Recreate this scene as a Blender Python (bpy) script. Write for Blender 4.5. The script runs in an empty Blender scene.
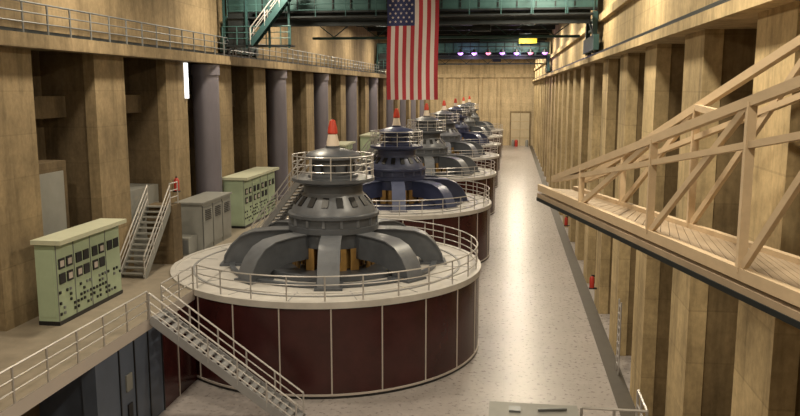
import bpy, math, random
from mathutils import Vector, Matrix
random.seed(7)
scene = bpy.context.scene
R = math.radians

# ---------------------------------------------------------------- materials
def mat(name, col, rough=0.6, metal=0.0, var=0.0, scale=3.0, emit=None, estr=0.0, bump=0.0, stretch=(1,1,1), spec=None):
    m = bpy.data.materials.new(name); m.use_nodes = True
    nt = m.node_tree; b = nt.nodes["Principled BSDF"]
    b.inputs["Roughness"].default_value = rough
    b.inputs["Metallic"].default_value = metal
    if spec is not None: b.inputs["Specular IOR Level"].default_value = spec
    c = (*col, 1)
    b.inputs["Base Color"].default_value = c
    if var > 0 or bump > 0:
        geo = nt.nodes.new("ShaderNodeNewGeometry")
        mp = nt.nodes.new("ShaderNodeMapping"); mp.inputs["Scale"].default_value = stretch
        nt.links.new(geo.outputs["Position"], mp.inputs["Vector"])
        n = nt.nodes.new("ShaderNodeTexNoise"); n.inputs["Scale"].default_value = scale
        n.inputs["Detail"].default_value = 6; n.inputs["Roughness"].default_value = 0.65
        nt.links.new(mp.outputs[0], n.inputs["Vector"])
        cr = nt.nodes.new("ShaderNodeValToRGB")
        cr.color_ramp.elements[0].position = 0.3; cr.color_ramp.elements[1].position = 0.72
        cr.color_ramp.elements[0].color = (*[x*(1-var) for x in col], 1)
        cr.color_ramp.elements[1].color = (*[min(1, x*(1+var)) for x in col], 1)
        nt.links.new(n.outputs["Fac"], cr.inputs[0])
        nt.links.new(cr.outputs[0], b.inputs["Base Color"])
        if bump > 0:
            bp = nt.nodes.new("ShaderNodeBump"); bp.inputs["Strength"].default_value = bump
            bp.inputs["Distance"].default_value = 0.05
            nt.links.new(n.outputs["Fac"], bp.inputs["Height"]); nt.links.new(bp.outputs[0], b.inputs["Normal"])
    if emit:
        b.inputs["Emission Color"].default_value = (*emit, 1)
        b.inputs["Emission Strength"].default_value = estr
    return m

def concrete(name, col, var=0.3, joints=True):
    m = mat(name, col, 0.88, 0, var, 0.45, bump=0.2, stretch=(1, 1, .8), spec=.2)
    nt = m.node_tree; b = nt.nodes["Principled BSDF"]
    src = b.inputs["Base Color"].links[0].from_socket
    geo = nt.nodes.new("ShaderNodeNewGeometry")
    def noise(scl, sc, det, lo, hi, f0=.35, f1=.65):
        mp = nt.nodes.new("ShaderNodeMapping"); mp.inputs["Scale"].default_value = scl
        nt.links.new(geo.outputs["Position"], mp.inputs[0])
        n2 = nt.nodes.new("ShaderNodeTexNoise"); n2.inputs["Scale"].default_value = sc; n2.inputs["Detail"].default_value = det
        n2.inputs["Roughness"].default_value = .7
        nt.links.new(mp.outputs[0], n2.inputs["Vector"])
        mr = nt.nodes.new("ShaderNodeMapRange"); mr.inputs[1].default_value = f0; mr.inputs[2].default_value = f1
        mr.inputs[3].default_value = lo; mr.inputs[4].default_value = hi
        nt.links.new(n2.outputs["Fac"], mr.inputs[0]); return mr.outputs[0]
    def mul(a, c):
        mu = nt.nodes.new("ShaderNodeMath"); mu.operation = 'MULTIPLY'
        nt.links.new(a, mu.inputs[0]); nt.links.new(c, mu.inputs[1]); return mu.outputs[0]
    grit = noise((3.2, 3.2, 2.2), 1.8, 9, .84, 1.12)
    streak = noise((1.5, 1.5, .12), 1.1, 5, .72, 1.06, .34, .52)
    # formwork joints every 1.55 m
    sp = nt.nodes.new("ShaderNodeSeparateXYZ"); nt.links.new(geo.outputs["Position"], sp.inputs[0])
    dv = nt.nodes.new("ShaderNodeMath"); dv.operation = 'DIVIDE'; dv.inputs[1].default_value = 1.55
    nt.links.new(sp.outputs[2], dv.inputs[0])
    fr = nt.nodes.new("ShaderNodeMath"); fr.operation = 'FRACT'; nt.links.new(dv.outputs[0], fr.inputs[0])
    gt = nt.nodes.new("ShaderNodeMath"); gt.operation = 'GREATER_THAN'; gt.inputs[1].default_value = 0.03
    nt.links.new(fr.outputs[0], gt.inputs[0])
    mr2 = nt.nodes.new("ShaderNodeMapRange"); mr2.inputs[3].default_value = 0.86 if joints else 1; mr2.inputs[4].default_value = 1
    nt.links.new(gt.outputs[0], mr2.inputs[0])
    # lift-to-lift tone change of the pours
    fl = nt.nodes.new("ShaderNodeMath"); fl.operation = 'FLOOR'; nt.links.new(dv.outputs[0], fl.inputs[0])
    wn = nt.nodes.new("ShaderNodeTexWhiteNoise"); wn.noise_dimensions = '1D'; nt.links.new(fl.outputs[0], wn.inputs["W"])
    mr3 = nt.nodes.new("ShaderNodeMapRange"); mr3.inputs[3].default_value = .93; mr3.inputs[4].default_value = 1.06
    nt.links.new(wn.outputs["Value"], mr3.inputs[0])
    f = mul(mul(grit, streak), mul(mr2.outputs[0], mr3.outputs[0]))
    vm = nt.nodes.new("ShaderNodeVectorMath"); vm.operation = 'SCALE'
    nt.links.new(src, vm.inputs[0]); nt.links.new(f, vm.inputs["Scale"])
    nt.links.new(vm.outputs[0], b.inputs["Base Color"])
    return m

M = {}
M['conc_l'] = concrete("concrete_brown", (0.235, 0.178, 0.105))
M['conc_ld'] = concrete("concrete_brown_dark", (0.12, 0.088, 0.052))  # brown concrete with recess shade put into the colour; also used for landing and housing
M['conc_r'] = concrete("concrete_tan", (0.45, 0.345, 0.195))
M['conc_rd'] = concrete("concrete_tan_shaded", (0.20, 0.145, 0.078))  # same tan concrete, darkened to paint in the shade of the recesses
M['conc_far'] = concrete("concrete_far", (0.52, 0.41, 0.26), 0.12)
M['gallery'] = mat("gallery_floor", (0.23, 0.195, 0.15), 0.5, 0, 0.22, 1.0)
M['ceil'] = mat("ceiling_dark", (0.02, 0.023, 0.024), 0.8, 0, 0.2, 1)
M['dark'] = mat("dark_steel", (0.014, 0.019, 0.022), 0.5, 0.3, 0.2, 2)
M['teal'] = mat("teal_paint", (0.018, 0.055, 0.058), 0.5, 0.2, 0.2, 2)
M['tealL'] = mat("teal_paint_light", (0.04, 0.10, 0.10), 0.5, 0.2, 0.15, 2)
M['maroon'] = mat("maroon_panel", (0.046, 0.012, 0.012), 0.24, 0, 0.3, 0.8)
M['white'] = mat("white_trim", (0.50, 0.45, 0.42), 0.45)
M['deck'] = mat("pale_deck", (0.49, 0.47, 0.45), 0.45, 0, 0.14, 1.2)
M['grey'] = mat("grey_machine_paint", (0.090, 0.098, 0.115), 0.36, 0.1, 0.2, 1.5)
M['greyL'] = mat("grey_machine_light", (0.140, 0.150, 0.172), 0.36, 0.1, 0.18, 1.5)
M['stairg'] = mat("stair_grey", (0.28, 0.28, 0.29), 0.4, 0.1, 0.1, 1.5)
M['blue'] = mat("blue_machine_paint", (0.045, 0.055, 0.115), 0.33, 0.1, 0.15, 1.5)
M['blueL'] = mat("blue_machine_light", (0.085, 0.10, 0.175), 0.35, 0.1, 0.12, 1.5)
M['black'] = mat("black", (0.012, 0.012, 0.014), 0.4)
M['brass'] = mat("brass_housing", (0.46, 0.27, 0.09), 0.4, 0.3, 0.15, 3)
M['rail'] = mat("rail_galvanised", (0.52, 0.50, 0.49), 0.35, 0.5)
M['raild'] = mat("rail_grey", (0.20, 0.21, 0.22), 0.4, 0.4)
M['red'] = mat("red_beacon", (0.5, 0.045, 0.02), 0.45)
M['redp'] = mat("red_paint", (0.40, 0.03, 0.02), 0.4)
M['beac'] = mat("beacon_white", (0.7, 0.6, 0.5), 0.4)
M['wood'] = mat("pine_wood", (0.58, 0.445, 0.295), 0.65, 0, 0.12, 2.5, stretch=(1, .3, 1))
M['woodd'] = mat("pine_deck", (0.36, 0.275, 0.19), 0.65, 0, 0.18, 2.5, stretch=(1, .3, 1))
M['bluegrey'] = mat("bluegrey_wall", (0.085, 0.105, 0.15), 0.45, 0, 0.12, 1)
M['mint'] = mat("mint_cabinet", (0.36, 0.44, 0.31), 0.45, 0, 0.06, 2)
M['cream'] = mat("cream_top", (0.47, 0.48, 0.36), 0.5, 0, 0.06, 2)
M['cabg'] = mat("grey_cabinet", (0.22, 0.22, 0.205), 0.5, 0, 0.08, 2)
M['pipe'] = mat("pipe_bluegrey", (0.17, 0.158, 0.19), 0.42, 0.2, 0.15, 1, stretch=(1, 1, .3))
M['yellow'] = mat("yellow_sign", (0.75, 0.65, 0.02), 0.5)
M['door'] = mat("door_pale", (0.52, 0.43, 0.29), 0.5, 0, 0.1, 1)
M['fred'] = mat("flag_red", (0.40, 0.03, 0.045), 0.8)
M['fwhite'] = mat("flag_white", (0.66, 0.59, 0.58), 0.8)
M['fblue'] = mat("flag_blue", (0.03, 0.04, 0.14), 0.8)
M['violet'] = mat("violet_lamp", (0.6, 0.3, .9), 0.5, emit=(0.62, 0.28, 1.0), estr=2.2)
M['pink'] = mat("pink_lamp", (0.9, 0.3, .5), 0.5, emit=(1.0, 0.30, 0.45), estr=1.3)
M['slit'] = mat("daylight_slit", (1, 1, 1), 0.5, emit=(0.9, 0.95, 1.0), estr=1.6)
M['trench'] = mat("trench_cover", (0.06, 0.05, 0.04), 0.5, 0, 0.2, 2)

def floor_mat():
    m = mat("floor_terrazzo", (0.34, 0.31, 0.305), 0.2, 0, 0.14, 0.5, spec=0.7)
    nt = m.node_tree; b = nt.nodes["Principled BSDF"]
    src = b.inputs["Base Color"].links[0].from_socket
    geo = nt.nodes.new("ShaderNodeNewGeometry")
    v = nt.nodes.new("ShaderNodeTexNoise"); v.inputs["Scale"].default_value = 5; v.inputs["Detail"].default_value = 7
    nt.links.new(geo.outputs["Position"], v.inputs["Vector"])
    mr = nt.nodes.new("ShaderNodeMapRange"); mr.inputs[1].default_value = .3; mr.inputs[2].default_value = .7
    mr.inputs[3].default_value = 0.85; mr.inputs[4].default_value = 1.12
    nt.links.new(v.outputs["Fac"], mr.inputs[0])
    br = nt.nodes.new("ShaderNodeTexBrick"); br.offset = 0
    br.inputs["Color1"].default_value = (1, 1, 1, 1); br.inputs["Color2"].default_value = (.97, .97, .97, 1)
    br.inputs["Mortar"].default_value = (.86, .86, .86, 1); br.inputs["Scale"].default_value = 1
    br.inputs["Mortar Size"].default_value = 0.012; br.inputs["Brick Width"].default_value = 1.8; br.inputs["Row Height"].default_value = 1.8
    nt.links.new(geo.outputs["Position"], br.inputs["Vector"])
    vm = nt.nodes.new("ShaderNodeVectorMath"); vm.operation = 'SCALE'
    nt.links.new(src, vm.inputs[0]); nt.links.new(mr.outputs[0], vm.inputs["Scale"])
    v2 = nt.nodes.new("ShaderNodeVectorMath"); v2.operation = 'MULTIPLY'
    nt.links.new(vm.outputs[0], v2.inputs[0]); nt.links.new(br.outputs["Color"], v2.inputs[1])
    nt.links.new(v2.outputs[0], b.inputs["Base Color"])
    r = nt.nodes.new("ShaderNodeMapRange"); r.inputs[1].default_value = .3; r.inputs[2].default_value = .7
    r.inputs[3].default_value = .25; r.inputs[4].default_value = .36
    nt.links.new(v.outputs["Fac"], r.inputs[0]); nt.links.new(r.outputs[0], b.inputs["Roughness"])
    return m
M['floor'] = floor_mat()

# ---------------------------------------------------------------- builder
class B:
    def __init__(s): s.v = []; s.f = []; s.m = []; s.mats = []
    def mi(s, k):
        if k not in s.mats: s.mats.append(k)
        return s.mats.index(k)
    def add(s, vs, fs, k):
        o = len(s.v); s.v += [tuple(p) for p in vs]; i = s.mi(k)
        for f in fs: s.f.append([a+o for a in f]); s.m.append(i)
    def box(s, x0, x1, y0, y1, z0, z1, k):
        s.add([(x0,y0,z0),(x1,y0,z0),(x1,y1,z0),(x0,y1,z0),(x0,y0,z1),(x1,y0,z1),(x1,y1,z1),(x0,y1,z1)],
              [(0,3,2,1),(4,5,6,7),(0,1,5,4),(1,2,6,5),(2,3,7,6),(3,0,4,7)], k)
    def beam(s, p, q, w, h, k, up=(0,0,1)):
        p = Vector(p); q = Vector(q); d = (q-p).normalized(); u = Vector(up)
        if abs(d.dot(u)) > .98: u = Vector((1,0,0))
        a = d.cross(u).normalized(); c = a.cross(d).normalized()
        vs = []
        for e in (p, q):
            for sa, sc in ((-1,-1),(1,-1),(1,1),(-1,1)): vs.append(e + a*sa*w/2 + c*sc*h/2)
        s.add(vs, [(0,1,2,3),(7,6,5,4),(0,4,5,1),(1,5,6,2),(2,6,7,3),(3,7,4,0)], k)
    def tube(s, p, q, r, k, n=6):
        p = Vector(p); q = Vector(q); d = (q-p).normalized(); u = Vector((0,0,1)) if abs(d.z) < .95 else Vector((1,0,0))
        a = d.cross(u).normalized(); c = a.cross(d)
        vs = [e + (a*math.cos(t)+c*math.sin(t))*r for e in (p,q) for t in [2*math.pi*i/n for i in range(n)]]
        fs = [(i, (i+1)%n, n+(i+1)%n, n+i) for i in range(n)] + [tuple(range(n))[::-1], tuple(range(n, 2*n))]
        s.add(vs, fs, k)
    def lathe(s, prof, k, cx=0, cy=0, n=48, a0=0, a1=2*math.pi):
        full = abs(a1-a0-2*math.pi) < 1e-6; m = n if full else n+1
        vs = [(cx+r*math.cos(a0+(a1-a0)*i/n), cy+r*math.sin(a0+(a1-a0)*i/n), z) for r, z in prof for i in range(m)]
        fs = []
        for j in range(len(prof)-1):
            for i in range(n):
                i2 = (i+1) % m
                fs.append((j*m+i, j*m+i2, (j+1)*m+i2, (j+1)*m+i))
        s.add(vs, fs, k)
    def rail(s, pts, k='rail', hs=(1.07, .72, .38), sp=1.6, r=.032, closed=False, drop=0):
        pts = [Vector(p) for p in pts]
        seq = list(zip(pts, pts[1:])) + ([(pts[-1], pts[0])] if closed else [])
        for h in hs:
            for a, b in seq: s.tube(a+Vector((0,0,h)), b+Vector((0,0,h)), r if h == hs[0] else r*.8, k, 5)
        acc = sp
        for a, b in seq:
            L = (b-a).length; d = 0
            while True:
                need = sp-acc
                if d+need > L: acc += L-d; break
                d += need; acc = 0
                p = a+(b-a)*(d/L); s.tube(p-Vector((0,0,drop)), p+Vector((0,0,hs[0])), r*1.1, k, 5)
        p = pts[-1]
        if not closed: s.tube(p, p+Vector((0,0,hs[0])), r*1.1, k, 5)
    def mesh(s, name):
        me = bpy.data.meshes.new(name); me.from_pydata(s.v, [], s.f)
        for k in s.mats: me.materials.append(M[k])
        me.polygons.foreach_set("material_index", s.m); me.update()
        me.shade_smooth(); me.set_sharp_from_angle(angle=R(32))
        return me
    def obj(s, name, parent=None, loc=(0,0,0)):
        o = bpy.data.objects.new(name, s.mesh(name)); scene.collection.objects.link(o)
        o.location = loc
        if parent: o.parent = parent
        return o

def inst(name, me, loc, rot=0):
    o = bpy.data.objects.new(name, me); scene.collection.objects.link(o); o.location = loc; o.rotation_euler = (0,0,rot); return o

YN, YF = -6.0, 176.0
XL, XR = -17.5, 5.2
XRB = 7.9
ZC, ZB = 20.5, 14.1
GX, GZ = -13.2, 4.0

# ---------------------------------------------------------------- shell
b = B(); b.box(-20.5, XRB+.5, YN, YF, -0.3, 0, 'floor'); b.obj("floor")
b = B(); b.box(-20.5, XRB+.5, YN, YF, ZC, ZC+.3, 'ceil'); b.obj("ceiling")
b = B()
y = 5
while y < YF:
    b.box(-17.45, 5.15, y, y+.4, ZC-1.0, ZC-.01, 'dark'); y += 7
for x in (-14, -9, -4, 1): b.box(x-.15, x+.15, YN+.05, YF-.05, ZC-.45, ZC-.02, 'dark')
b.obj("ceiling_beams")
b = B(); b.box(-20.5, XRB+.5, YF, YF+.4, 0, ZC, 'conc_far')
for x in (-14.5,-10.5,-6.5,-2.5): b.box(x-.3, x+.3, YF-.35, YF, 0, 15, 'conc_far')
b.box(-17.5, 5.2, YF-.5, YF, 15, 15.8, 'conc_far')
b.obj("wall_far")
b = B(); b.box(-20.5, XRB+.5, YN-.4, YN, 0, ZC, 'conc_l'); b.obj("wall_near")

b = B()
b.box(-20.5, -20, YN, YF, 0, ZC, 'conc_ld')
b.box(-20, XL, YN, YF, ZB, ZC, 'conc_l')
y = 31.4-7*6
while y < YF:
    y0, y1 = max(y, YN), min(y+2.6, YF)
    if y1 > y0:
        b.box(-20, XL-.5, y0+.05, y1-.05, 0, ZB, 'conc_ld')  # pillar sides get the darker copy, painting in recess shade
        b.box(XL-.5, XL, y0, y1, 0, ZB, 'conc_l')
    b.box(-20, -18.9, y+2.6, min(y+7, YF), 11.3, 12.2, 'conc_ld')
    y += 7
b.obj("wall_left")

b = B()
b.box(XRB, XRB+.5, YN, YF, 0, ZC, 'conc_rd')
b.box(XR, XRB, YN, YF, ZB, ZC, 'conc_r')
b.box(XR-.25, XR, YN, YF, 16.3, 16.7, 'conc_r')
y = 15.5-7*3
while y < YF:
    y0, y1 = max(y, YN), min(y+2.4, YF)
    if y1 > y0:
        b.box(XR+.5, XRB, y0+.05, y1-.05, 0, ZB, 'conc_rd')  # pillar sides behind the front face carry painted recess shade
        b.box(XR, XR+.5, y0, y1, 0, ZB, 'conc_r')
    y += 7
b.obj("wall_right")
b = B(); b.box(4.5, XR-.02, YN, YF, 0, .03, 'trench'); b.obj("trim_1")

# far door
b = B()
b.box(.1, 4.7, YF-.3, YF-.01, 0, 7.6, 'conc_l'); b.box(.4, 2.36, YF-.4, YF-.3, 0, 7.2, 'door'); b.box(2.44, 4.4, YF-.4, YF-.3, 0, 7.2, 'door')
for z in (1.7, 3.5, 5.3): b.box(.4, 4.4, YF-.45, YF-.4, z, z+.12, 'conc_far')
b.obj("door_1")
b = B()
for x in (.9, 1.6, 3.9):
    b.lathe([(0,0),(.35,0),(.35,1.2),(.22,1.5),(0,1.5)], 'cabg' if x != 1.6 else 'redp', x, YF-3, 12)
b.obj("storage_drums")

# ---------------------------------------------------------------- gallery
b = B()
b.box(-20, GX, YN+.02, YF-.52, GZ-.35, GZ, 'gallery')
b.box(-20, GX-.02, 27.6, YF-.52, 0, GZ-.35, 'maroon')
b.box(-20, GX-.02, 23.0, 27.6, 0, GZ-.35, 'bluegrey')
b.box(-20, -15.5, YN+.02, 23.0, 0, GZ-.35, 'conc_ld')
b.box(GX-.02, GX+.03, YN+.02, YF-.52, GZ-.4, GZ+.03, 'white')
for yy in (10, 16, 22.9): b.box(-13.7, GX, yy-.25, yy+.25, 0, GZ-.35, 'bluegrey')
for yy in (24.2, 25.3, 26.4, 27.55): b.box(GX-.02, GX+.02, yy-.03, yy+.03, 0, GZ-.4, 'black')
b.box(GX-.02, GX+.04, 24.6, 25.0, 1.9, 2.5, 'cabg'); b.box(GX-.02, GX+.04, 24.65, 24.95, .6, 1.4, 'black')
yy = 29
while yy < YF-1: b.box(GX-.02, GX+.01, yy-.03, yy+.03, 0, GZ-.4, 'white'); yy += 1.95
b.obj("gallery_platform")

GY = [36.7+21.5*i for i in range(7)]; GCX = -8.4; RD = 7.4; OX = -.3
DCX = GCX+OX
half = math.sqrt(RD**2 - (GX-DCX)**2)
b = B()
b.rail([(GX, -5.5, GZ), (GX, 26.5, GZ)])
b.rail([(GX, 27.7, GZ), (GX, GY[0]-half-.1, GZ)])
for i in range(7):
    a = GY[i]+half+.1; c = (GY[i+1]-half-.1) if i < 6 else YF-1
    b.rail([(GX, a, GZ), (GX, c, GZ)])
b.obj("gallery_railing")

# floor stair
def stair(b, p0, p1, width_dir, w, n, k='greyL', rk='rail', sides=(0, 1), hs=(1.0, .65, .33)):
    p0 = Vector(p0); p1 = Vector(p1); wd = Vector(width_dir).normalized()*w
    h = Vector((p1.x-p0.x, p1.y-p0.y, 0)); tr = h/n
    for i in range(n):
        q = p0+tr*(i+.5); z = p0.z+(p1.z-p0.z)*(i+1)/n
        a = q-tr*.55; c = q+tr*.55
        vs = []
        for zz in (z-.06, z):
            for e in (a, c):
                for ww in (Vector(), wd): vs.append((e.x+ww.x, e.y+ww.y, zz))
        b.add(vs, [(0,1,3,2),(4,6,7,5),(0,4,5,1),(2,3,7,6),(0,2,6,4),(1,5,7,3)], k)
    for sd in (0, 1):
        off = wd*sd
        b.beam(p0+off, p1+off, .06, .32, k)
    for sd in sides:
        off = wd*sd
        for hh in hs: b.tube(p0+off+Vector((0,0,hh)), p1+off+Vector((0,0,hh)), .035 if hh == hs[0] else .026, rk, 6)
        np_ = max(2, int((p1-p0).length/1.3))
        for i in range(np_+1):
            q = p0+off+(p1-p0)*i/np_; b.tube(q, q+Vector((0,0,hs[0])), .035, rk, 6)
b = B(); stair(b, (-7.6, 26.55, 0), (GX+.05, 26.55, GZ), (0,1,0), 1.05, 20, 'stairg', 'rail'); b.obj("floor_staircase")

# ---------------------------------------------------------------- generators
def generator(body, light):
    b = B(); D = GZ+.03
    b.lathe([(RD, 0), (RD, .12)], 'black', OX, n=96)
    b.lathe([(RD+.04, .12), (RD+.04, .2), (RD, .2)], 'white', OX, n=96)
    b.lathe([(RD, .2), (RD, D-.22)], 'maroon', OX, n=96)
    b.lathe([(RD, D-.22), (RD+.1, D-.22), (RD+.1, D+.05), (RD-.1, D+.05), (RD-.1, D), (0, D)], 'deck', OX, n=96)
    b.lathe([(RD-.9, D), (RD-.9, D+.05), (RD-1.0, D+.05), (RD-1.0, D)], 'stairg', OX, n=96)
    n = 22
    for i in range(n):
        a = 2*math.pi*(i+.35)/n; c, s = math.cos(a), math.sin(a)
        b.beam(((RD+.01)*c+OX, (RD+.01)*s, .2), ((RD+.01)*c+OX, (RD+.01)*s, D-.22), .055, .05, 'white')
    for i in range(16):
        a = 2*math.pi*i/16; c, s = math.cos(a), math.sin(a)
        b.beam((5.7*c+OX, 5.7*s, D+.005), (7.1*c+OX, 7.1*s, D+.005), .04, .02, 'stairg')
    # railing ring, open toward the gallery
    lim = math.acos((GX-DCX+.1)/RD)
    pts = []
    N = 60
    for i in range(N+1):
        a = -lim+2*lim*i/N; pts.append(((RD-.08)*math.cos(a)+OX, (RD-.08)*math.sin(a), D))
    b.rail(pts, 'rail', sp=1.55)
    # curb and pit around the bracket
    b.lathe([(5.05, D+.02), (5.05, D+.16), (4.8, D+.16), (4.8, D+.02)], body, n=64)
    b.lathe([(4.0, D+.02), (4.0, D+.3), (3.8, D+.3), (3.8, D+.03), (0.5, D+.03)], body, n=64)
    # brass shaft housing
    b.lathe([(1.55, D), (1.55, D+1.5)], 'brass', n=32)
    for i in range(16):
        a = 2*math.pi*i/16; c, s = math.cos(a), math.sin(a)
        b.beam((1.58*c, 1.58*s, D), (1.58*c, 1.58*s, D+1.4), .12, .12, 'brass' if i % 2 else 'black')
    # brass doors between the bracket arms
    for j in range(8):
        a = -math.pi/2 + R(10) + (j+.5)*math.pi/4
        c, s = math.cos(a), math.sin(a); t = Vector((-s, c, 0))
        for o in (-.32, .32):
            b.beam((1.95*c+t.x*o, 1.95*s+t.y*o, D), (1.95*c+t.x*o, 1.95*s+t.y*o, 5.1), .42, .06, 'brass', up=(c, s, 0))
    # spider arms
    arm = [(1.9, 5.75), (3.0, 5.74), (3.9, 5.66), (4.5, 5.42), (4.95, 5.0), (5.25, 4.5), (5.35, D)]
    arml = [(1.9, 4.6), (2.8, 4.6), (3.3, 4.58), (3.75, 4.5), (4.1, 4.4), (4.3, 4.25), (4.4, D)]
    for j in range(8):
        a = -math.pi/2 + R(10) + j*math.pi/4
        c, s = math.cos(a), math.sin(a); t = Vector((-s, c, 0))
        def P(r, z, o): return (r*c+t.x*o, r*s+t.y*o, z)
        for o0, o1 in ((-.4, -.3), (.3, .4)):
            vs = []; fs = []; m = len(arm)
            for o in (o0, o1):
                vs += [P(r, z, o) for r, z in arm] + [P(r, z, o) for r, z in arml]
            for q in range(m-1):
                fs += [(q, q+1, m+q+1, m+q), (2*m+q, 3*m+q, 3*m+q+1, 2*m+q+1)]
                fs += [(q, 2*m+q, 2*m+q+1, q+1), (m+q, m+q+1, 3*m+q+1, 3*m+q)]
            b.add(vs, fs, body)
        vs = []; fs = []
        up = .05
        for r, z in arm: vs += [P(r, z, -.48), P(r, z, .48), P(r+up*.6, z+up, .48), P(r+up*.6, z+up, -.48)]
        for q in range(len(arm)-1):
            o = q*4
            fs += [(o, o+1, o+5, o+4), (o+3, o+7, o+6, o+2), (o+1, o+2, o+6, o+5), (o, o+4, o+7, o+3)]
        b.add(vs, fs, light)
        b.beam(P(4.85, D+.05, -.6), P(4.85, D+.05, .6), 1.3, .1, body)
    # hub body
    b.lathe([(1.7, 5.1), (2.0, 5.1), (2.0, 5.75), (2.2, 5.8), (2.2, 6.05), (2.1, 6.07), (2.1, 6.45), (2.22, 6.48), (2.22, 6.62), (2.05, 6.66)], body, n=48)
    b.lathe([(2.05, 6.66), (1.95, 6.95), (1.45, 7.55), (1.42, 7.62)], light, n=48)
    for i in range(16):
        a = 2*math.pi*i/16; c, s = math.cos(a), math.sin(a)
        b.beam((1.9*c, 1.9*s, 7.04), (1.56*c, 1.56*s, 7.45), .3, .06, 'black')
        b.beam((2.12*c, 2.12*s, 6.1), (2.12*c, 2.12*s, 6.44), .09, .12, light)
    b.lathe([(1.42, 7.62), (1.42, 7.95), (1.5, 8.0), (2.0, 8.15), (2.0, 8.3), (0, 8.3)], body, n=48)
    ring = [(1.95*math.cos(2*math.pi*i/32), 1.95*math.sin(2*math.pi*i/32), 8.3) for i in range(32)]
    b.rail(ring, 'rail', hs=(1.07, .72, .38), sp=.95, r=.03, closed=True)
    b.lathe([(1.2, 8.3), (1.2, 8.42), (1.02, 8.46), (1.02, 9.15), (1.3, 9.2), (1.3, 9.38), (1.1, 9.52), (.6, 9.66), (.35, 9.7), (.35, 9.8), (0, 9.8)], body, n=40)
    for i in range(10):
        a = 2*math.pi*i/10; c, s = math.cos(a), math.sin(a)
        b.beam((1.03*c, 1.03*s, 8.6), (1.03*c, 1.03*s, 9.0), .32, .05, 'black')
    b.lathe([(.32, 9.78), (.29, 10.0), (.22, 10.35)], 'beac', n=20)
    b.lathe([(.2, 10.35), (.25, 10.4), (.21, 10.7), (.13, 11.0), (.07, 11.05), (0, 11.05)], 'red', n=20)
    # stair up to the top ring from the gallery side
    p0 = Vector((-5.6, 4.2, D)); p1 = Vector((-1.75, 1.35, 8.3))
    d = Vector((p1.x-p0.x, p1.y-p0.y, 0)).normalized(); wd = Vector((-d.y, d.x, 0))
    stair(b, p0, p1, wd, .85, 20, 'stairg', 'rail')
    return b
g1 = generator('grey', 'greyL').mesh("generator_grey"); g2 = generator('blue', 'blueL').mesh("generator_blue")
for i, y in enumerate(GY):
    inst("turbine_generator", g2 if i in (1, 4) else g1, (GCX, y, 0))

# ---------------------------------------------------------------- left side equipment
def panel_cab(name, y0, y1, h, depth=1.45, x1=-16.0):
    b = B(); x0 = x1-depth; z = GZ
    b.box(x0, x1, y0, y1, z, z+h, 'mint'); b.box(x0-.04, x1+.3, y0-.15, y1+.15, z+h, z+h+.16, 'cream')
    b.box(x0, x1+.03, y0-.03, y1+.03, z, z+.15, 'black')
    ns = 4; w = (y1-y0)/ns
    for s in range(ns):
        ya = y0+s*w
        b.box(x1, x1+.02, ya-.015, ya+.015, z+.15, z+h, 'raild')
        # big meters on the upper half, small switches below
        for r in range(2):
            for c in range(2):
                if s == 3 and r == 1: continue
                yc = ya+w*(.28+.44*c); zz = z+h-.95-r*.55
                b.box(x1, x1+.04, yc-.19, yc+.19, zz, zz+.38, 'black')
                if random.random() < .4: b.box(x1+.04, x1+.05, yc-.12, yc+.12, zz+.08, zz+.3, 'white')
        for r in range(5):
            zz = z+.35+r*.2
            for c in range(5):
                if random.random() < .4: continue
                yc = ya+w*(c+.5)/5; b.box(x1, x1+.05, yc-.045, yc+.045, zz, zz+.1, random.choice(('black', 'black', 'raild')))
    b.box(x0+.1, x1-.1, y0-.02, y0, z+.3, z+h-.2, 'mint')
    b.obj(name)
panel_cab("control_cabinet", 25.3, 29.9, 3.0, .8); panel_cab("control_cabinet.001", 45.4, 51.8, 3.0, 1.3)
panel_cab("control_cabinet.002", 74, 79, 3.0, 1.3); panel_cab("control_cabinet.003", 90, 96, 3.0, 1.3)

b = B(); x1 = -15.9
b.box(-17.3, x1, 38.6, 42.8, GZ, GZ+2.5, 'cabg'); b.box(-17.4, x1+.08, 38.5, 42.9, GZ+2.5, GZ+2.6, 'cabg')
for s in range(3):
    ya = 38.6+s*1.4; b.box(x1, x1+.03, ya+.06, ya+1.34, GZ+.25, GZ+2.3, 'cabg')
    b.box(x1, x1+.02, ya-.02, ya+.02, GZ, GZ+2.4, 'black')
    for q in range(6): b.box(x1+.03, x1+.06, ya+.3, ya+1.1, GZ+1.6+q*.1, GZ+1.64+q*.1, 'black')
b.box(-16.95, -16.2, 37.4, 38.5, GZ, GZ+.9, 'cabg'); b.box(-16.9, -16.25, 37.38, 37.4, GZ+.1, GZ+.8, 'raild')
b.obj("switchgear_cabinet")

b = B()
b.box(-17.45, -16.1, 35.4, 36.4, GZ, GZ+2.9, 'conc_ld')
stair(b, (-17.35, 32.4, GZ), (-17.35, 35.4, GZ+2.9), (1,0,0), 1.15, 13, 'cabg', 'rail')
b.rail([(-16.2, 35.4, GZ+2.9), (-16.2, 36.3, GZ+2.9)], sp=.9)
b.obj("access_stair")
b = B()
b.box(-19.9, -18.1, 27.3, 29.8, GZ, GZ+5.6, 'conc_ld'); b.box(-18.1, -18.05, 27.6, 29.5, GZ+.3, GZ+5.2, 'cabg')
b.box(-19.9, -18.1, 34.2, 38.2, GZ, GZ+3.6, 'cabg'); b.obj("equipment_housing")

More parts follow.
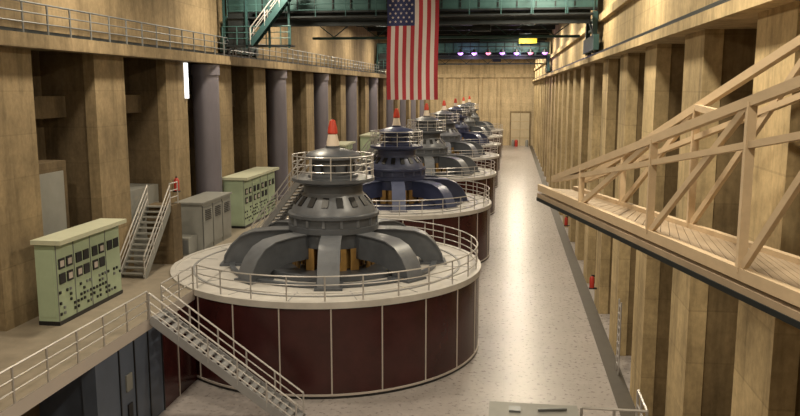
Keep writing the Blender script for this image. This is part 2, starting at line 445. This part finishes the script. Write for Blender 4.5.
b = B()
for y in (44.3, 58.4, 72.4, 86.4, 100.4, 114.4, 128.4, 142.4, 156.4):
    b.lathe([(.85, GZ), (.85, GZ+.3), (.77, GZ+.35), (.77, ZB-.8), (.85, ZB-.8), (.85, ZB-.2)], 'pipe', -17.75, y, 24)
b.obj("vertical_vent_pipes")
b = B()
b.box(-17.49, -17.35, 40.65, 40.9, 12.0, 13.9, 'slit'); b.obj("wall_light")
for i, (x, y, z) in enumerate(((-17.3, 38.7, 7.2), (-17.3, 52.9, 6.0), (4.9, 44.7, 1.2), (4.9, 65.7, 1.2))):
    b = B(); b.lathe([(0,0),(.14,0),(.14,.55),(.06,.68),(0,.68)], 'redp', 0, 0, 12); b.box(-.05,.15 if x > 0 else .05,-.03,.03,.63,.75,'black')
    b.box(-.16, .28 if x > 0 else .16, -.1, .1, -.08, 0, 'black')
    b.obj("fire_extinguisher" + ("" if i == 0 else ".%03d" % i), loc=(x, y, z))

# crane runway beams + railings
b = B()
b.box(XL, XL+.7, YN+.02, YF-.55, ZB-.15, ZB+.35, 'conc_l'); b.box(XL+.3, XL+.45, YN+.02, YF-.55, ZB+.35, ZB+.5, 'dark')
b.rail([(XL+.62, YN+.2, ZB+.35), (XL+.62, YF-.6, ZB+.35)], 'raild', sp=1.5, r=.035)
b.obj("crane_runway")
b = B(); b.box(XR-.5, XR, YN+.02, YF-.55, ZB+.0, ZB+.3, 'conc_r'); b.box(XR-.4, XR-.28, YN+.02, YF-.55, ZB+.3, ZB+.45, 'dark'); b.obj("crane_runway.001")

# ---------------------------------------------------------------- bridge cranes
def crane(y):
    b = B(); xa, xb = XL+.4, XR-.55; zr = ZB+.5
    for x in (xa, xb+.2):
        b.box(x-.25, x+.05, y-3.2, y+3.2, zr+.1, zr+.95, 'teal')
        for yy in (y-2.6, y-1.4, y+1.4, y+2.6):
            c = Vector((x, yy, zr+.25)); b.tube(c-Vector((.15,0,0)), c+Vector((.1,0,0)), .27, 'dark', 14)
        for yy in (y-2, y+2): b.box(x-.22, x+.04, yy-.3, yy+.3, zr+.9, 16.9, 'teal')
        for zz in (15.9, 16.5): b.box(x-.1, x+.03, y-2, y+2, zz, zz+.15, 'tealL')
        b.beam((x-.05, y-2, 15.2), (x-.05, y+2, 16.8), .12, .12, 'tealL')
    for yy, k in ((y-2, 'tealL'), (y+2, 'teal')):
        b.box(xa, xb+.2, yy-.3, yy+.3, 17.1, 18.3, k)
        b.box(xa, xb+.2, yy-.42, yy+.42, 17.02, 17.12, 'dark'); b.box(xa, xb+.2, yy-.42, yy+.42, 18.3, 18.4, 'dark')
        n = 20
        for i in range(n+1):
            x = xa+(xb-xa)*i/n; b.box(x-.04, x+.04, yy-.36, yy+.36, 17.1, 18.3, 'dark')
    # under-slung dark beam and walkway
    b.box(xa+.3, xb-.1, y-1.6, y-1.2, 16.3, 17.0, 'dark')
    b.box(xa+.3, xb-.1, y-3.3, y-2.5, 16.65, 16.73, 'dark'); b.rail([(xa+.3, y-3.3, 16.7), (xb-.1, y-3.3, 16.7)], 'tealL', sp=1.8, r=.025)
    b.box(xa+4, xb-.3, y+2.6, y+2.9, 15.75, 15.9, 'tealL')
    n = 12
    for i in range(n):
        x0 = xa+4+(xb-xa-4.5)*i/n; x1 = xa+4+(xb-xa-4.5)*(i+1)/n
        b.beam((x0, y+2.75, 15.9 if i % 2 else 17.0), (x1, y+2.75, 17.0 if i % 2 else 15.9), .06, .06, 'teal')
    # trolley
    b.box(-4, 1.5, y-1.8, y+1.8, 18.5, 19.2, 'teal'); b.box(-3.2, -.6, y-1.2, y+1.2, 19.2, 19.4, 'dark')
    for x in (-2.2, -1.4): b.tube((x, y, 18.5), (x, y, 16.5), .04, 'dark')
    b.box(-2.35, -1.25, y-.25, y+.25, 16.0, 16.6, 'dark')
    # service platform with cab on the left
    b.box(xa, xa+4.2, y-3.4, y-2.4, 15.0, 15.1, 'dark')
    b.rail([(xa, y-3.4, 15.1), (xa+4.2, y-3.4, 15.1)], 'tealL', sp=.9, r=.03)
    for x in (xa+.1, xa+1.5, xa+2.9, xa+4.1): b.box(x-.06, x+.06, y-3.4, y-3.28, 14.9, 18.3, 'teal')
    b.box(xa+.3, xa+1.6, y-3.2, y-2.5, 15.1, 17, 'dark')
    stair(b, (xa+1.9, y-3.9, 15.1), (xa+4.6, y-3.9, 18.3), (0,1,0), .6, 14, 'teal', 'rail', hs=(.95, .5))
    b.box(1.0, 3.2, y-3.42, y-3.36, 18.15, 18.75, 'yellow')
    for q in (18.3, 18.5): b.box(1.2, 3.0, y-3.44, y-3.42, q, q+.06, 'black')
    for x in (1.1, 3.1): b.box(x-.04, x+.04, y-3.36, y-3.28, 16.7, 18.7, 'teal')
    return b
crane(49).obj("bridge_crane"); crane(104).obj("bridge_crane.001")

b = B()
for i in range(7):
    x = -6.3+i*1.75; b.lathe([(0,.45),(.2,.4),(.36,0.05),(.36,0)], 'dark', x, 0, 12); b.lathe([(.34,.02),(.3,-.14),(.16,-.26),(0,-.3)], 'violet' if i not in (2, 5) else 'pink', x, 0, 12)
    b.tube((x, 0, .4), (x, 0, .75), .04, 'dark')
b.box(-6.6, 4.5, -.08, .08, .7, .82, 'dark'); b.box(-6.3, -6.2, 0, .45, .7, .8, 'dark'); b.box(4.2, 4.3, 0, .45, .7, .8, 'dark')
b.obj("crane_floodlights", loc=(0, 100.2, 17.0))
for x in (-5, 1):
    l = bpy.data.lights.new("crane_lamp", 'POINT'); l.energy = 250; l.color = (.8,.6,1); l.shadow_soft_size = .3
    ob = bpy.data.objects.new("crane_lamp", l); ob.location = (x, 99.9, 16.2); scene.collection.objects.link(ob)

# ---------------------------------------------------------------- flag
b = B(); W, L = 2.9, 6.8; x0, yf, zt = -6.9, 44.0, 18.7
def fy(u, v): return yf + .10*math.sin(u*W*2.6+v*1.1)*(.3+v) + .05*math.sin(u*9+v*5)
def fp(u, v, o=0): return (x0+u*W+.03*math.sin(v*6), fy(u, v)-o, zt-v*L)
nv = 50; sub = 3
for s in range(13*sub):
    for j in range(nv):
        u0, u1 = s/(13*sub), (s+1)/(13*sub); v0, v1 = j/nv, (j+1)/nv
        st = s//sub
        k = 'fblue' if (st < 7 and j < nv*.4) else ('fred' if (12-st) % 2 == 0 else 'fwhite')
        b.add([fp(u0,v1), fp(u1,v1), fp(u1,v0), fp(u0,v0)], [(0,1,2,3)], k)
for r in range(11):
    for c in range(9):
        if (r+c) % 2: continue
        u = (c+1)/10*(7/13); v = (r+1)/12*.4; p = fp(u, v, .02)
        pts = [(p[0]+rr*math.sin(q*math.pi/5), fp(u+rr*math.sin(q*math.pi/5)/W, v-rr*math.cos(q*math.pi/5)/L, .02)[1], p[2]+rr*math.cos(q*math.pi/5)) for q in range(10) for rr in [(.085 if q % 2 == 0 else .035)]]
        b.add([p]+pts, [(0, 1+(q+1)%10, 1+q) for q in range(10)], 'fwhite')
b.tube((x0-.15, yf, zt+.03), (x0+W+.15, yf, zt+.03), .05, 'rail', 8)
for x in (x0+.2, x0+W-.2): b.tube((x, yf, zt), (x, yf, ZC), .02, 'dark')
b.obj("american_flag")

# ---------------------------------------------------------------- wooden truss platform
b = B(); zd = 9.6
LT, LN = Vector((.95, 23.5, zd)), Vector((5.03, 7.8, zd))
RT, RN = Vector((1.95, 23.1, zd)), Vector((5.03, 13.3, zd))
def quadslab(a, c, d, e, z0, z1, k):
    vs = [(p.x, p.y, z) for z in (z0, z1) for p in (a, c, d, e)]
    b.add(vs, [(0,1,2,3),(7,6,5,4),(0,4,5,1),(1,5,6,2),(2,6,7,3),(3,7,4,0)], k)
n = 34
for i in range(n):
    t0, t1 = i/n+.001, (i+1)/n-.001
    quadslab(LT.lerp(LN, t0), LT.lerp(LN, t1), RT.lerp(RN, t1), RT.lerp(RN, t0), zd-.07, zd-.02, 'woodd')
dz = Vector((0,0,1))
b.beam(LT-dz*.02, LN-dz*.02, .14, .2, 'wood'); b.beam(RT-dz*.02, RN-dz*.02, .14, .2, 'wood')
b.beam(LT-dz*.26, LN-dz*.26, .16, .14, 'woodd'); b.beam(LT-dz*.36, LN-dz*.36, .2, .1, 'dark'); b.beam(RT-dz*.25, RN-dz*.25, .12, .3, 'woodd')
def truss(A, N, tmax, hmax, fr):
    top = lambda t: A.lerp(N, t)+dz*(.08+hmax*t/tmax)
    bot = lambda t: A.lerp(N, t)
    b.beam(top(.08), top(tmax), .14, .16, 'wood')
    b.beam(top(.08)-dz*.05, A.lerp(N, tmax)+dz*hmax*.76, .12, .11, 'wood')
    for t in fr:
        b.beam(bot(t), top(t), .14, .14, 'wood')
    for t0, t1 in zip(fr, fr[1:]):
        b.beam(bot(t0), top(t1), .09, .12, 'wood')
truss(LT, LN, .97, 3.75, [.22, .47, .68, .85, .97])
truss(RT, RN, .985, 3.85, [.3, .62, .985])
b.beam(RT.lerp(RN,.08), RT, .14, .18, 'wood')
for t in (.35, .62):
    b.beam(LT.lerp(LN, t)+dz*(.1+3.75*t/.97), RT.lerp(RN, t)+dz*(.1+3.85*t/.985), .1, .12, 'wood')
b.obj("wooden_truss_platform")

# ---------------------------------------------------------------- foreground items on the floor
b = B()
b.box(-.4, 2.5, 25.6, 26.8, .12, 1.2, 'cabg'); b.box(-.5, 2.6, 25.5, 26.9, 1.2, 1.36, 'cabg')
for x in (-.2, 2.2): b.box(x-.12, x+.12, 25.7, 26.7, 0, .12, 'black')
for x in (.5, 1.5): b.box(x-.02, x+.02, 25.58, 25.6, .2, 1.1, 'black')
b.box(.2, .6, 26.0, 26.4, 1.36, 1.44, 'raild'); b.tube((1.2, 26.2, 1.42), (2.2, 26.4, 1.42), .05, 'raild')
b.obj("tool_chest")
b = B(); b.rail([(2.7, 26.3, 0), (4.9, 26.3, 0), (4.9, 28.2, 0)], 'rail', hs=(1.55, 1.0, .5), sp=1.1, r=.05)
b.obj("guard_railing")
b = B()
for z in range(9): b.tube((5.0, 33.9, .4+z*.33), (5.0, 34.5, .4+z*.33), .03, 'rail')
for y in (33.9, 34.5): b.tube((5.0, y, 0), (5.0, y, 3.3), .04, 'rail')
b.obj("wall_ladder")

# ---------------------------------------------------------------- lamps
n = 0
for y in [3+13.5*i for i in range(13)]:
    for x in (-13.5, 1.7):
        fb = B(); fb.lathe([(.2, .55), (.3, .5), (.75, 0), (.78, -.06)], 'dark', n=20); fb.tube((0,0,.5), (0,0,1.29), .05, 'dark')
        o = fb.obj("high_bay_lamp" + ("" if n == 0 else ".%03d" % n), loc=(x, y, ZC-1.3))
        l = bpy.data.lights.new("bulb", 'AREA'); l.shape = 'DISK'; l.size = 1.3; l.energy = (1150 if x < 0 else 1250)*(1.6 if y > 125 else 1)
        l.color = (1.0, .87, .645) if x > 0 else (1.0, .86, .64)
        lo = bpy.data.objects.new("bulb_%d" % n, l); scene.collection.objects.link(lo); lo.parent = o; lo.location = (0, 0, -.02)
        n += 1

w = bpy.data.worlds.new("World"); scene.world = w; w.use_nodes = True
w.node_tree.nodes["Background"].inputs[0].default_value = (.9, .85, .8, 1); w.node_tree.nodes["Background"].inputs[1].default_value = .05
scene.view_settings.view_transform = 'Standard'

cam = bpy.data.cameras.new("Camera"); cam.lens = 35; cam.sensor_width = 36; cam.clip_end = 500
co = bpy.data.objects.new("Camera", cam); scene.collection.objects.link(co)
co.location = (0, 0, 12.5); co.rotation_euler = (R(90-8.7), 0, R(7.96)); scene.camera = co
